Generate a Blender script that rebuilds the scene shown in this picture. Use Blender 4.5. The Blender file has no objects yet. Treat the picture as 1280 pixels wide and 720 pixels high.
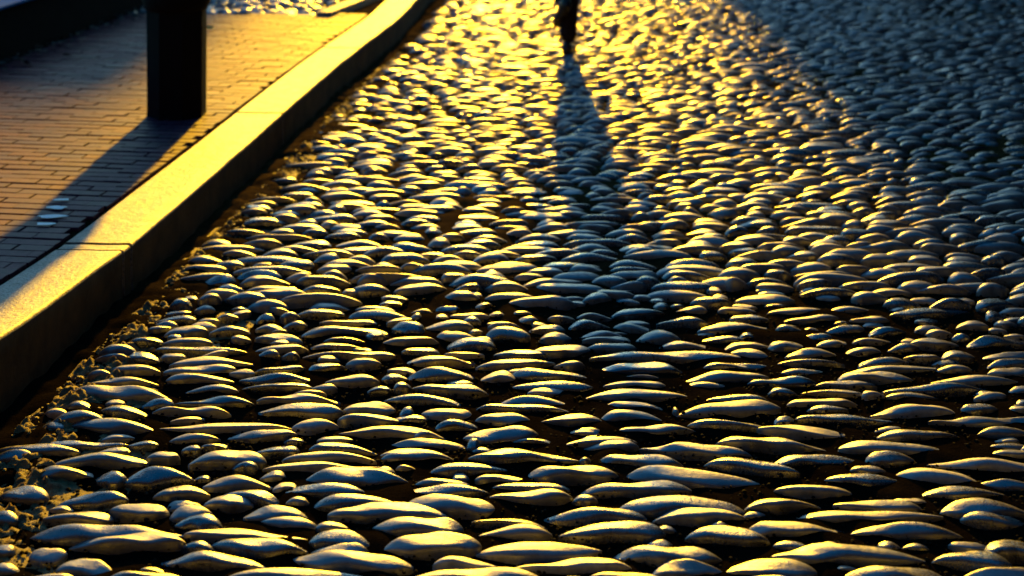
import bpy, bmesh, math, random
import numpy as np
from mathutils import Vector, Matrix, noise

R = math.radians
rnd = random.Random(11)
rng = np.random.default_rng(7)
scene = bpy.context.scene
COL = scene.collection

# ------------------------------------------------------------------ helpers
def tag(o, label=None, cat=None, group=None, kind=None):
    if label: o['label'] = label
    if cat: o['category'] = cat
    if group: o['group'] = group
    if kind: o['kind'] = kind
    return o

def link(name, me, mat=None, parent=None, smooth=True):
    o = bpy.data.objects.new(name, me)
    COL.objects.link(o)
    if mat: me.materials.append(mat)
    if parent: o.parent = parent
    me.polygons.foreach_set('use_smooth', [bool(smooth)] * len(me.polygons))
    return o

def empty(name, loc, rz=0.0):
    o = bpy.data.objects.new(name, None)
    o.location = loc; o.rotation_euler = (0, 0, rz)
    o.empty_display_size = .1
    COL.objects.link(o)
    return o

def mesh_np(name, verts, faces, tone=None):
    """verts (n,3); faces (m,4) quads; tone (n,) per vertex value"""
    me = bpy.data.meshes.new(name)
    n, m = len(verts), len(faces)
    me.vertices.add(n); me.loops.add(m * 4); me.polygons.add(m)
    me.vertices.foreach_set('co', np.asarray(verts, dtype=np.float32).ravel())
    me.loops.foreach_set('vertex_index', np.asarray(faces, dtype=np.int32).ravel())
    me.polygons.foreach_set('loop_start', np.arange(0, m * 4, 4, dtype=np.int32))
    me.update(calc_edges=True)
    if tone is not None:
        a = me.attributes.new('tone', 'FLOAT', 'POINT')
        a.data.foreach_set('value', np.asarray(tone, dtype=np.float32))
    return me

def bm_mesh(name, bm):
    me = bpy.data.meshes.new(name)
    bmesh.ops.recalc_face_normals(bm, faces=bm.faces)
    bm.to_mesh(me); bm.free()
    return me

def box(bm, x0, x1, y0, y1, z0, z1, bevel=0.0):
    r = bmesh.ops.create_cube(bm, size=1.0)
    vs = r['verts']
    for v in vs:
        v.co = Vector(((x0 + x1) / 2 + v.co.x * (x1 - x0), (y0 + y1) / 2 + v.co.y * (y1 - y0), (z0 + z1) / 2 + v.co.z * (z1 - z0)))
    if bevel:
        es = list({e for v in vs for e in v.link_edges})
        bmesh.ops.bevel(bm, geom=es, offset=bevel, segments=2, profile=.5, affect='EDGES')

def lathe(bm, prof, seg, rot=0.0):
    rings = []
    for r, z in prof:
        rings.append([bm.verts.new((r * math.cos(rot + 2 * math.pi * k / seg), r * math.sin(rot + 2 * math.pi * k / seg), z)) for k in range(seg)])
    for a, b in zip(rings, rings[1:]):
        for k in range(seg):
            bm.faces.new((a[k], a[(k + 1) % seg], b[(k + 1) % seg], b[k]))
    bm.faces.new(rings[-1]); bm.faces.new(list(reversed(rings[0])))

def smooth01(t):
    t = max(0.0, min(1.0, t)); return t * t * (3 - 2 * t)

# ------------------------------------------------------------------ materials
def mat(name):
    m = bpy.data.materials.new(name); m.use_nodes = True
    nt = m.node_tree
    b = nt.nodes['Principled BSDF']
    return m, nt, b

def N(nt, t, **kw):
    n = nt.nodes.new(t)
    for k, v in kw.items():
        if k in n.inputs: n.inputs[k].default_value = v
        else: setattr(n, k, v)
    return n

def ramp(nt, src, stops):
    r = nt.nodes.new('ShaderNodeValToRGB')
    el = r.color_ramp.elements
    el[0].position, el[0].color = stops[0][0], (*stops[0][1], 1)
    el[1].position, el[1].color = stops[-1][0], (*stops[-1][1], 1)
    for p, c in stops[1:-1]:
        e = el.new(p); e.color = (*c, 1)
    nt.links.new(src, r.inputs[0])
    return r.outputs[0]

def maprange(nt, src, a, b, c, d):
    m = nt.nodes.new('ShaderNodeMapRange')
    for i, v in enumerate((a, b, c, d)): m.inputs[i + 1].default_value = v
    nt.links.new(src, m.inputs[0])
    return m.outputs[0]

def tex(nt, scale, detail=4.0, rough=.6, coord='Object'):
    tc = nt.nodes.new('ShaderNodeTexCoord')
    n = N(nt, 'ShaderNodeTexNoise', Scale=scale, Detail=detail, Roughness=rough)
    nt.links.new(tc.outputs[coord], n.inputs['Vector'])
    return n.outputs['Fac']

def bump(nt, b, src, strength, dist):
    n = N(nt, 'ShaderNodeBump', Strength=strength, Distance=dist)
    nt.links.new(src, n.inputs['Height'])
    nt.links.new(n.outputs[0], b.inputs['Normal'])
    return n

def mul(nt, a, bcol, fac=1.0, mode='MULTIPLY'):
    m = nt.nodes.new('ShaderNodeMix'); m.data_type = 'RGBA'; m.blend_type = mode
    m.inputs[0].default_value = fac
    nt.links.new(a, m.inputs[6])
    if hasattr(bcol, 'node'): nt.links.new(bcol, m.inputs[7])
    else: m.inputs[7].default_value = (*bcol, 1)
    return m.outputs[2]

def simple(name, col, rough, metallic=0.0, var=.25, scale=12.0, bstr=.25, bdist=.004, spec=.5):
    m, nt, b = mat(name)
    f = tex(nt, scale)
    lo = tuple(c * (1 - var) for c in col); hi = tuple(c * (1 + var) for c in col)
    nt.links.new(ramp(nt, f, [(.3, lo), (.7, hi)]), b.inputs['Base Color'])
    b.inputs['Roughness'].default_value = rough
    b.inputs['Metallic'].default_value = metallic
    b.inputs['Specular IOR Level'].default_value = spec
    if bstr: bump(nt, b, tex(nt, scale * 8), bstr, bdist)
    return m

def cobble_material():
    m, nt, b = mat('worn_cobble')
    at_ = nt.nodes.new('ShaderNodeAttribute'); at_.attribute_name = 'tone'
    tone = at_.outputs['Fac']
    base = ramp(nt, tone, [(0, (.026, .032, .036)), (.25, (.060, .072, .078)), (.42, (.095, .085, .072)), (.55, (.10, .118, .126)), (.72, (.15, .14, .125)), (.85, (.17, .185, .19)), (1, (.27, .275, .27))])
    blot = ramp(nt, tex(nt, 55, 6, .65), [(.32, (.55, .55, .57)), (.55, (1, 1, 1)), (.75, (1.35, 1.3, 1.22))])
    nt.links.new(mul(nt, base, blot), b.inputs['Base Color'])
    fine = tex(nt, 190, 4, .7)
    r1 = maprange(nt, tone, 0, 1, COB_R[0], COB_R[1])
    r2 = maprange(nt, tex(nt, 70, 4, .6), .35, .7, -.06, .10)
    add = N(nt, 'ShaderNodeMath', operation='ADD')
    nt.links.new(r1, add.inputs[0]); nt.links.new(r2, add.inputs[1])
    nt.links.new(add.outputs[0], b.inputs['Roughness'])
    b.inputs['Specular IOR Level'].default_value = COB_SPEC
    b.inputs['IOR'].default_value = COB_IOR
    mix = N(nt, 'ShaderNodeMath', operation='ADD')
    nt.links.new(fine, mix.inputs[0]); nt.links.new(tex(nt, 60, 5, .6), mix.inputs[1])
    bump(nt, b, mix.outputs[0], .3, .003)
    return m
# ------------------------------------------------------------------ tuning
COB_R = (.17, .48); COB_SPEC = .5; COB_IOR = 2.25
SUN_EL = R(15.0)
SUN_STRENGTH = 11.0; SUN_COL = (1.0, .515, .006)
SKY = .25

M_cobble = cobble_material()

def dirt_material():
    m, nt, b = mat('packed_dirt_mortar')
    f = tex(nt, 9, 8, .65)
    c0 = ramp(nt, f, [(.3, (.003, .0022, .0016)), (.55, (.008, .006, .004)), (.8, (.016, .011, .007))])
    c1 = ramp(nt, f, [(.3, (.02, .013, .006)), (.55, (.05, .034, .014)), (.8, (.09, .06, .025))])      # golden sun glow in the gaps up the street, put into the colour
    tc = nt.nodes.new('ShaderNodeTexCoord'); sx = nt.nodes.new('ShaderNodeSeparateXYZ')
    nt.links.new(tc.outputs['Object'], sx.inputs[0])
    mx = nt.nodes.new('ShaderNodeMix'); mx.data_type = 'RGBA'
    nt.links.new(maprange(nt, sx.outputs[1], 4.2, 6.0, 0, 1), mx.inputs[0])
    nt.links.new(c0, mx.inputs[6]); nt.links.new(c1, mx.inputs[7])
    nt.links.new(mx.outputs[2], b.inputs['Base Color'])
    b.inputs['Roughness'].default_value = 1.0
    b.inputs['Specular IOR Level'].default_value = 0.0
    bump(nt, b, tex(nt, 130, 6, .7), .8, .006)
    return m
M_dirt = dirt_material()

def granite_material():
    m, nt, b = mat('split_granite')
    a = ramp(nt, tex(nt, 14, 6, .6), [(.3, (.15, .147, .138)), (.7, (.30, .295, .275))])
    sp = ramp(nt, tex(nt, 120, 4, .85), [(.38, (.15, .145, .14)), (.48, (.95, .95, .95)), (.7, (1.2, 1.17, 1.1))])
    nt.links.new(mul(nt, a, sp), b.inputs['Base Color'])
    b.inputs['Roughness'].default_value = .5
    b.inputs['Specular IOR Level'].default_value = .45
    mx = N(nt, 'ShaderNodeMath', operation='ADD')
    nt.links.new(tex(nt, 90, 5, .75), mx.inputs[0]); nt.links.new(tex(nt, 30, 4, .6), mx.inputs[1])
    bump(nt, b, mx.outputs[0], .7, .006)
    return m
M_granite = granite_material()
M_kerb_shade = simple('shade_dark_granite', (.070, .046, .018), .8, var=.5, scale=9, spec=.2, bstr=.5)  # shade on the kerb's street face, put into a darker granite colour

def brick_material():
    m, nt, b = mat('paving_brick')
    at_ = nt.nodes.new('ShaderNodeAttribute'); at_.attribute_name = 'tone'
    base = ramp(nt, at_.outputs['Fac'], [(0, (.075, .016, .034)), (.5, (.12, .028, .050)), (1, (.18, .048, .066))])
    bl = ramp(nt, tex(nt, 45, 6, .65), [(.3, (.6, .6, .62)), (.6, (1, 1, 1)), (.8, (1.25, 1.2, 1.15))])
    nt.links.new(mul(nt, base, bl), b.inputs['Base Color'])
    nt.links.new(maprange(nt, at_.outputs['Fac'], 0, 1, .50, .62), b.inputs['Roughness'])
    b.inputs['Specular IOR Level'].default_value = .11
    bump(nt, b, tex(nt, 160, 5, .7), .25, .003)
    return m
M_brick = brick_material()

M_iron = simple('black_cast_iron', (.004, .004, .004), .75, spec=.12, bstr=.3)
M_plinth = simple('dark_plinth_stone', (.004, .004, .005), .9, spec=.08)
M_slab = simple('sky_tinted_slab', (.008, .17, .42), .9, var=.15, spec=.05)  # sky reflection on the slab top, put into its colour
M_wall = simple('old_brick_wall', (.010, .007, .006), .9, scale=3, spec=.1)
M_roof = simple('slate_roof', (.05, .05, .055), .7, scale=6)
M_glass = simple('window_glass', (.01, .012, .015), .08, var=.05, bstr=0)
M_frame = simple('window_paint', (.35, .34, .31), .5)
M_wool = simple('dark_wool', (.010, .009, .010), .9, scale=40, spec=.15)
M_trouser = simple('black_trouser_cloth', (.016, .008, .007), .9, scale=60, spec=.15)
M_leather = simple('black_leather', (.010, .008, .007), .4, scale=50, spec=.4)
M_skin = simple('skin', (.42, .24, .17), .55, var=.08, scale=25, bstr=.1)
M_hair = simple('dark_hair', (.015, .010, .007), .55, scale=80)
M_leaf = simple('yellow_leaf', (.75, .52, .05), .45, var=.15, scale=30)
M_litter = simple('dry_leaf_litter', (.12, .075, .04), .6, var=.5, scale=20)
M_mark = simple('white_brick_mark', (.75, .76, .78), .5, var=.1, scale=60)

# ------------------------------------------------------------------ street geometry
# outer kerb edge, x as a function of the distance y along the street
KY = [0.0, 1.5, 2.8, 3.734, 4.2, 4.7, 5.218, 5.546, 6.1, 6.693, 7.411, 8.0, 8.523, 9.099, 9.85, 10.653, 12.0, 14.0, 17.0, 24.0]
KX = [-1.58, -1.455, -1.350, -1.274, -1.235, -1.188, -1.143, -1.115, -1.069, -1.023, -.966, -.916, -.863, -.797, -.728, -.682, -.60, -.40, -.02, 1.0]
def _spline(ys, xs, q):
    q = np.asarray(q, float)
    t = np.gradient(xs, ys)
    i = np.clip(np.searchsorted(ys, q) - 1, 0, len(ys) - 2)
    ys, xs = np.asarray(ys), np.asarray(xs)
    h = ys[i + 1] - ys[i]; s = (q - ys[i]) / h
    return ((2*s**3 - 3*s**2 + 1) * xs[i] + (s**3 - 2*s**2 + s) * h * t[i] + (-2*s**3 + 3*s**2) * xs[i+1] + (s**3 - s**2) * h * t[i+1])
def kerb_x(y): return _spline(KY, KX, y)
def kerb_z(y):
    y = np.asarray(y, float)
    t = np.clip((4.8 - y) / 2.3, 0, 1)
    return .14 + .085 * t * t * (3 - 2 * t) + .006 * np.clip((4.8 - y), 0, 2)
KW = .215                                   # width of the kerb stones

# the ground: one sheet to the horizon, below the bedding of the cobbles
gv = [(-250, -250, -.05), (250, -250, -.05), (250, 250, -.05), (-250, 250, -.05)]
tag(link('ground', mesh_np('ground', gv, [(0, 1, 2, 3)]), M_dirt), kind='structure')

# the bedding of the cobbles: a rough dirt and mortar sheet
def bed_height(X, Y):
    k = X - kerb_x(np.clip(Y, 0, 23.9))
    z = np.zeros_like(X)
    for i in range(14):
        a = rng.uniform(0, 2 * math.pi); f = rng.uniform(8, 75); p = rng.uniform(0, 6.3)
        z += math.sin(1.0) * (.020 / f ** .65) * np.sin((X * math.cos(a) + Y * math.sin(a)) * f + p)
    lump = np.zeros_like(X)
    for i in range(10):
        a = rng.uniform(0, 2 * math.pi); f = rng.uniform(30, 120); p = rng.uniform(0, 6.3)
        lump += np.sin((X * math.cos(a) + Y * math.sin(a)) * f + p + 2 * np.sin((X - Y) * f * .37))
    gut = np.clip(1 - np.abs(k - .13) / .17, 0, 1)
    z += gut * (.009 + .0020 * lump)
    return z - .007
def grid(x0, x1, y0, y1, s):
    xs = np.arange(x0, x1 + s / 2, s); ys = np.arange(y0, y1 + s / 2, s)
    X, Y = np.meshgrid(xs, ys)
    idx = np.arange(X.size).reshape(X.shape)
    f = np.stack([idx[:-1, :-1], idx[:-1, 1:], idx[1:, 1:], idx[1:, :-1]], -1).reshape(-1, 4)
    return X.ravel(), Y.ravel(), f
st = rng.bit_generator.state
X, Y, f = grid(-1.9, 5.2, .4, 17.0, .0175)
Z = bed_height(X, Y)
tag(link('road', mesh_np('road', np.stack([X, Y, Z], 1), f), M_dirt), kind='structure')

# ------------------------------------------------------------------ cobbles
TILT = .11
def cobble(L, b, c, nu, nv, rough=1.0):
    """one river cobble set on edge; long axis x; returns verts (nu*nv,3), faces"""
    u = np.sin(np.linspace(-math.pi / 2, math.pi / 2, nu)) * .999
    ph = np.linspace(-.45, math.pi + .45, nv)
    skew = rng.uniform(-.28, .28)                      # where the hump sits
    us = u + skew * (1 - u * u)
    p = rng.uniform(1.7, 2.5) if rng.random() < .62 else rng.uniform(2.6, 4.2); q = rng.uniform(.6, .9)
    w = (1 - np.abs(us) ** p) ** q
    p2 = rng.uniform(1.7, 2.8); q2 = rng.uniform(.6, .95)
    h = (1 - np.abs(us) ** p2) ** q2
    U, P = np.meshgrid(u, ph, indexing='ij')
    Wd, Hd = w[:, None], h[:, None]
    e = rng.uniform(.42, .68)
    cp = np.abs(np.cos(P)) ** e
    cy = np.sign(np.cos(P)) * np.where((P < 0) | (P > math.pi), 1.0, cp)
    low = np.where(P < 0, -np.sin(P), np.where(P > math.pi, -np.sin(P), 0)) / math.sin(.45)
    crown = np.clip(np.sin(P), 0, 1) ** (e * 1.25)
    bend = rng.uniform(-.10, .10)
    Xv = U * L / 2
    edge = 1 + .11 * np.sin(U * rng.uniform(2, 6) + rng.uniform(0, 6.3) + np.sign(cy) * rng.uniform(0, 3)) + .05 * np.sin(U * rng.uniform(8, 14) + rng.uniform(0, 6.3))
    Yv = cy * b * Wd * edge + bend * b * 4 * (U ** 2 - .3)
    Zv = crown * c * Hd - low * .04 - .004 * (1 - Hd)
    # facets and lumps
    n = np.zeros_like(Xv)
    for k in range(5):
        fx, fy = rng.uniform(10, 55), rng.uniform(20, 90)
        n += np.sin(Xv * fx + Yv * fy + rng.uniform(0, 6.3)) / (1 + k)
    n *= rough * .0016
    top = np.clip(np.sin(P), 0, 1) ** .5
    Zv = Zv + n * top
    if rng.random() < .25:                              # worn flat top
        lim = c * rng.uniform(.7, .9)
        Zv = np.where(Zv > lim, lim + (Zv - lim) * .3, Zv)
    tilt = rng.normal(0, TILT)
    Zv = Zv + Yv * tilt + Xv * rng.uniform(-.03, .03)
    V = np.stack([Xv, Yv, Zv], -1).reshape(-1, 3)
    idx = np.arange(nu * nv).reshape(nu, nv)
    F = np.stack([idx[:-1, :-1], idx[1:, :-1], idx[1:, 1:], idx[:-1, 1:]], -1).reshape(-1, 4)
    return V, F

NEAR = [
    (-1.137,3.517,-0.907,3.545,14,8), (-1.050,3.442,-0.839,3.458,32,17), (-0.845,3.474,-0.766,3.468,13,13), (-0.739,3.452,-0.565,3.452,24,23), (-0.635,3.421,-0.577,3.416,12,13),
    (-1.071,3.369,-0.938,3.390,14,27), (-0.930,3.379,-0.866,3.339,22,22), (-0.865,3.354,-0.709,3.364,36,13), (-0.711,3.364,-0.674,3.369,12,5), (-0.781,3.281,-0.661,3.290,21,20),
    (-0.682,3.329,-0.530,3.334,16,17), (-0.630,3.290,-0.504,3.252,21,17), (-0.663,3.238,-0.559,3.247,15,22), (-0.980,3.238,-0.834,3.266,14,17), (-0.725,3.187,-0.637,3.192,24,14),
    (-0.704,3.152,-0.604,3.143,20,19), (-0.857,3.206,-0.730,3.201,14,20), (-0.988,3.169,-0.845,3.178,22,11), (-1.117,3.281,-1.006,3.262,33,22), (-0.567,3.192,-0.434,3.183,19,17),
    (-0.988,3.095,-0.678,3.099,28,15), (-0.900,3.062,-0.669,3.070,20,33), (-0.669,3.057,-0.599,3.032,16,14), (-0.672,3.102,-0.422,3.082,21,9), (-0.611,3.062,-0.417,3.032,29,31),
    (-0.966,3.008,-0.895,3.024,26,20), (-0.694,3.000,-0.486,2.972,19,17), (-0.896,2.968,-0.781,2.953,20,16), (-1.031,2.960,-0.970,2.960,20,8), (-1.062,3.049,-1.004,3.032,14,20),
    (-0.953,2.914,-0.847,2.922,10,14), (-0.785,2.922,-0.625,2.918,15,18), (-0.553,2.928,-0.265,2.928,14,26), (-1.113,3.169,-1.037,3.169,21,13), (-0.472,3.517,-0.315,3.511,21,6),
    (-0.597,3.506,-0.497,3.511,10,10), (-0.527,3.474,-0.315,3.463,12,9), (-0.563,3.416,-0.303,3.426,10,11), (-0.565,3.375,-0.509,3.384,9,18), (-0.461,3.364,-0.234,3.359,22,26),
    (-0.505,3.300,-0.324,3.295,22,12), (-0.488,3.247,-0.438,3.247,7,6), (-0.426,3.238,-0.251,3.252,18,14), (-0.387,3.201,-0.136,3.187,21,29), (-0.288,3.134,-0.104,3.125,22,23),
    (-0.231,3.247,-0.041,3.215,24,20), (-0.525,3.161,-0.408,3.134,12,15), (-0.408,3.130,-0.338,3.138,7,8), (-0.414,3.082,-0.287,3.062,29,11), (-0.403,3.032,-0.291,3.036,13,9),
    (-0.258,3.049,-0.065,3.057,31,35), (-0.434,3.008,-0.201,2.968,20,22), (-0.155,2.988,-0.032,2.976,12,15), (-0.199,2.928,0.058,2.925,12,22), (-0.292,3.545,-0.113,3.539,15,11),
    (-0.108,3.545,-0.075,3.539,6,11), (-0.304,3.490,-0.186,3.501,16,9), (-0.300,3.474,-0.136,3.474,16,16), (-0.263,3.416,-0.211,3.416,8,7), (-0.185,3.400,-0.007,3.421,18,14),
    (-0.097,3.474,0.152,3.468,29,17), (-0.213,3.339,-0.093,3.339,16,4), (-0.250,3.300,-0.053,3.295,16,12), (-0.134,3.369,-0.094,3.367,5,4), (-0.081,3.364,0.038,3.364,14,11),
    (-0.044,3.324,0.128,3.315,17,9), (-0.050,3.276,0.130,3.271,14,19), (-0.082,3.161,0.071,3.147,14,5), (-0.076,3.112,0.081,3.108,15,13), (-0.069,3.032,0.177,3.024,29,26),
    (0.128,3.556,0.295,3.573,13,8), (0.172,3.539,0.297,3.542,15,10), (0.036,3.390,0.237,3.390,27,11), (0.152,3.474,0.184,3.468,8,3), (0.196,3.468,0.389,3.442,23,10),
    (0.305,3.534,0.553,3.495,17,13), (0.264,3.390,0.549,3.344,21,28), (0.154,3.310,0.392,3.310,21,13), (0.130,3.262,0.186,3.257,12,8), (0.232,3.233,0.496,3.215,29,13),
    (0.072,3.192,0.281,3.178,22,12), (0.300,3.174,0.492,3.192,21,19), (0.099,3.112,0.315,3.112,30,19), (0.300,3.134,0.341,3.125,10,10), (0.359,3.099,0.526,3.078,22,24),
    (0.209,3.028,0.414,2.992,30,13), (0.004,2.968,0.233,2.976,16,14), (0.274,2.941,0.414,2.964,19,16), (0.144,2.920,0.295,2.916,13,18), (0.418,2.964,0.595,2.945,32,13),
    (0.372,2.913,0.558,2.914,10,15), (0.489,3.573,0.733,3.523,22,15), (0.446,3.458,0.645,3.390,28,22), (0.500,3.229,0.665,3.238,25,9), (0.487,3.130,0.689,3.121,22,8),
    (0.771,3.534,1.033,3.506,22,10), (0.602,3.458,0.800,3.468,21,9), (0.815,3.463,0.928,3.463,24,14), (0.768,3.416,0.847,3.405,17,5), (0.701,3.359,0.877,3.349,24,16),
    (0.865,3.390,1.041,3.344,24,14), (1.039,3.339,1.183,3.319,8,11), (0.956,3.447,1.217,3.416,13,18), (1.089,3.528,1.231,3.534,10,8), (1.106,3.495,1.236,3.493,10,6),
    (0.896,3.285,1.091,3.295,22,9), (0.915,3.215,1.105,3.197,35,9), (0.949,3.178,1.076,3.147,15,14), (0.579,3.310,0.747,3.295,24,10), (0.693,3.238,0.877,3.224,20,8),
    (0.581,3.187,0.907,3.178,20,8), (0.705,3.117,0.930,3.108,22,10), (0.523,3.016,0.828,3.008,35,6), (0.840,3.008,0.988,2.972,31,15), (0.953,3.036,1.078,3.024,29,15),
    (0.621,2.920,0.837,2.941,27,12), (0.872,2.920,1.043,2.925,20,16), (-1.138,3.856,-0.873,3.816,22,15), (-1.023,3.734,-0.902,3.715,25,14), (-0.929,3.778,-0.846,3.765,13,10),
    (-0.890,3.740,-0.699,3.728,7,17), (-1.155,3.728,-1.097,3.715,12,17), (-1.116,3.765,-1.025,3.740,13,20), (-1.138,3.643,-1.067,3.631,12,22), (-1.063,3.648,-0.859,3.619,21,20),
    (-0.859,3.629,-0.537,3.637,13,15), (-0.811,3.568,-0.695,3.579,7,14), (-0.842,3.778,-0.650,3.790,20,8), (-0.837,3.863,-0.704,3.863,13,8), (-0.903,3.937,-0.729,3.930,12,14),
    (-0.922,3.985,-0.739,4.014,15,13), (-0.921,4.050,-0.700,4.050,24,11), (-0.958,4.095,-0.886,4.088,12,7), (-0.982,4.148,-0.732,4.140,10,10), (-1.104,3.916,-0.922,3.916,13,10),
    (-1.076,4.007,-0.934,3.993,21,13), (-1.058,4.080,-0.955,4.080,25,11), (-1.071,4.194,-0.976,4.218,21,15), (-0.975,4.202,-0.840,4.210,18,10), (-0.987,4.266,-0.869,4.299,27,14),
    (-1.045,4.341,-0.964,4.341,12,12), (-1.042,4.391,-0.926,4.409,12,9), (-0.863,4.299,-0.750,4.307,11,13), (-0.792,4.242,-0.735,4.234,13,18), (-0.949,4.488,-0.886,4.488,12,9),
    (-1.118,3.965,-1.056,3.972,9,7), (-0.712,3.937,-0.524,3.944,12,9), (-0.698,3.889,-0.517,3.889,12,13), (-0.682,3.585,-0.516,3.596,10,17), (-0.730,3.528,-0.668,3.539,9,7),
    (-0.867,4.417,-0.799,4.417,9,9), (-0.639,4.452,-0.497,4.452,12,18), (-0.605,4.506,-0.488,4.506,15,9), (-0.479,4.444,-0.305,4.417,16,13), (-0.558,4.375,-0.394,4.383,10,7),
    (-0.750,4.409,-0.696,4.417,13,13), (-0.737,4.332,-0.657,4.315,17,12), (-0.679,4.400,-0.621,4.409,10,7), (-0.662,4.349,-0.594,4.357,11,10), (-0.595,4.282,-0.357,4.299,21,14),
    (-0.528,4.226,-0.405,4.226,13,8), (-0.413,4.250,-0.357,4.258,7,7), (-0.722,4.242,-0.589,4.218,18,16), (-0.707,4.155,-0.565,4.163,12,10), (-0.700,4.110,-0.635,4.114,9,9),
    (-0.626,4.092,-0.577,4.092,8,7), (-0.569,4.118,-0.322,4.110,15,12), (-0.527,4.083,-0.467,4.083,9,7), (-0.557,4.187,-0.399,4.171,11,6), (-0.544,4.007,-0.439,4.029,15,17),
    (-0.447,4.050,-0.353,4.050,12,16), (-0.680,3.993,-0.553,4.014,10,12), (-0.489,3.930,-0.347,3.930,18,10), (-0.522,3.889,-0.452,3.882,9,9), (-0.641,3.797,-0.439,3.816,18,11),
    (-0.627,3.740,-0.423,3.740,18,25), (-0.419,3.752,-0.292,3.752,21,13), (-0.426,3.685,-0.277,3.691,18,23), (-0.533,3.643,-0.422,3.648,9,25), (-0.413,3.614,-0.192,3.614,19,17),
    (-0.234,3.591,-0.158,3.591,14,7), (-0.368,4.218,-0.208,4.226,21,15), (-0.341,4.349,-0.257,4.299,23,14), (-0.303,4.140,-0.201,4.140,17,11), (-0.342,3.955,-0.273,3.955,7,7),
    (-0.293,4.080,-0.103,4.072,14,15), (-0.275,3.972,-0.103,3.972,20,13), (-0.307,3.882,-0.258,3.882,8,8), (-0.259,3.889,-0.064,3.863,20,15), (-0.321,3.829,-0.133,3.790,15,15),
    (-0.223,3.734,-0.101,3.715,18,14), (-0.280,3.731,-0.243,3.731,6,6), (-0.184,3.643,-0.083,3.655,15,12), (-0.088,3.691,0.047,3.679,17,17), (-0.114,3.585,0.062,3.596,26,12),
    (-0.087,3.957,0.011,3.965,17,20), (-0.030,3.797,0.161,3.790,19,6), (-0.085,3.759,0.185,3.752,14,9), (-0.094,4.050,0.114,4.072,12,15), (-0.213,4.266,-0.102,4.258,18,7),
    (-0.179,4.202,-0.047,4.194,29,10), (-0.187,4.132,-0.077,4.132,8,5), (-0.260,4.341,-0.112,4.332,23,10), (-0.146,4.391,-0.090,4.383,7,10), (-0.183,4.435,-0.068,4.435,13,6),
    (-0.250,4.417,-0.182,4.426,17,7), (-0.300,4.470,-0.238,4.479,10,7), (-0.300,4.417,-0.264,4.417,9,6), (-0.466,4.488,-0.346,4.488,9,9), (-0.069,4.349,0.023,4.341,19,4),
    (-0.074,4.282,0.051,4.266,23,20), (-0.049,4.125,0.115,4.118,21,7), (0.049,4.332,0.152,4.323,14,10), (0.077,4.258,0.167,4.258,19,17), (0.165,4.357,0.290,4.366,14,10),
    (0.295,4.349,0.406,4.332,16,14), (0.194,4.282,0.313,4.282,14,6), (0.201,4.250,0.333,4.250,12,6), (0.106,4.417,0.188,4.417,12,12), (0.192,4.435,0.295,4.435,12,9),
    (0.000,4.452,0.059,4.461,13,7), (0.000,4.400,0.076,4.400,9,6), (0.296,4.452,0.452,4.470,21,12), (0.423,4.391,0.573,4.375,26,12), (0.353,4.250,0.482,4.266,21,20),
    (0.413,4.194,0.559,4.202,16,10), (0.055,4.125,0.216,4.171,25,19), (0.206,4.179,0.345,4.187,19,12), (0.218,4.095,0.646,4.118,23,15), (0.226,4.043,0.448,4.007,24,15),
    (0.293,3.972,0.404,3.972,12,8), (0.240,3.916,0.401,3.916,15,10), (0.113,4.050,0.196,4.050,11,8), (0.000,3.972,0.196,3.979,24,9), (0.000,3.902,0.207,3.889,25,5),
    (0.041,3.863,0.149,3.869,10,12), (0.188,3.829,0.456,3.849,23,19), (0.216,3.780,0.377,3.778,7,8), (0.217,3.709,0.369,3.703,20,18), (0.068,3.679,0.221,3.691,16,22),
    (0.130,3.628,0.217,3.625,5,8), (0.251,3.631,0.445,3.637,14,16), (0.440,3.937,0.673,3.985,24,14), (0.442,3.907,0.583,3.916,8,9), (0.515,4.036,0.695,4.050,15,8),
    (0.490,3.816,0.651,3.823,20,6), (0.413,3.740,0.668,3.778,21,22), (0.400,3.759,0.417,3.759,5,5), (0.431,3.667,0.635,3.643,23,15), (0.591,3.643,0.809,3.602,22,13),
    (0.513,4.242,0.656,4.250,12,7), (0.589,4.179,0.717,4.210,19,11), (0.590,4.148,0.702,4.125,20,15), (0.536,4.307,0.743,4.366,19,16), (0.638,4.400,0.758,4.417,21,9),
    (0.614,4.479,0.727,4.497,12,9), (0.490,4.497,0.583,4.497,12,6), (0.617,3.930,0.801,3.937,20,9), (0.643,4.279,0.711,4.275,9,4), (0.000,3.568,0.095,3.562,9,11),
    (0.793,4.400,0.959,4.426,14,7), (0.761,4.470,0.937,4.488,15,9), (0.940,4.488,1.080,4.488,12,6), (0.989,4.400,1.106,4.400,20,6), (1.120,4.435,1.361,4.488,18,15),
    (0.760,4.332,0.839,4.323,18,7), (0.901,4.315,1.014,4.332,14,6), (1.018,4.290,1.139,4.315,17,10), (0.804,4.258,0.908,4.266,11,4), (0.841,4.202,0.929,4.210,14,4),
    (0.713,4.187,0.820,4.194,24,10), (0.958,4.226,1.066,4.242,11,8), (0.923,4.155,1.021,4.163,11,7), (0.747,4.118,0.899,4.148,15,11), (0.716,4.065,0.899,4.072,19,12),
    (0.715,4.000,0.844,4.007,14,7), (0.939,4.058,1.076,4.088,13,11), (1.071,4.110,1.173,4.102,11,7), (1.041,4.163,1.130,4.187,11,10), (1.119,4.218,1.249,4.210,24,4),
    (1.161,4.332,1.235,4.341,11,7), (1.183,4.299,1.258,4.299,7,6), (1.284,4.349,1.379,4.357,19,7), (1.177,4.118,1.265,4.118,26,3), (1.246,4.258,1.296,4.255,12,8),
    (1.272,4.194,1.447,4.234,18,15), (1.287,4.102,1.432,4.125,15,9), (1.279,4.050,1.411,4.065,15,8), (1.261,3.985,1.391,3.993,23,6), (1.134,4.021,1.230,4.021,14,5),
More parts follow.
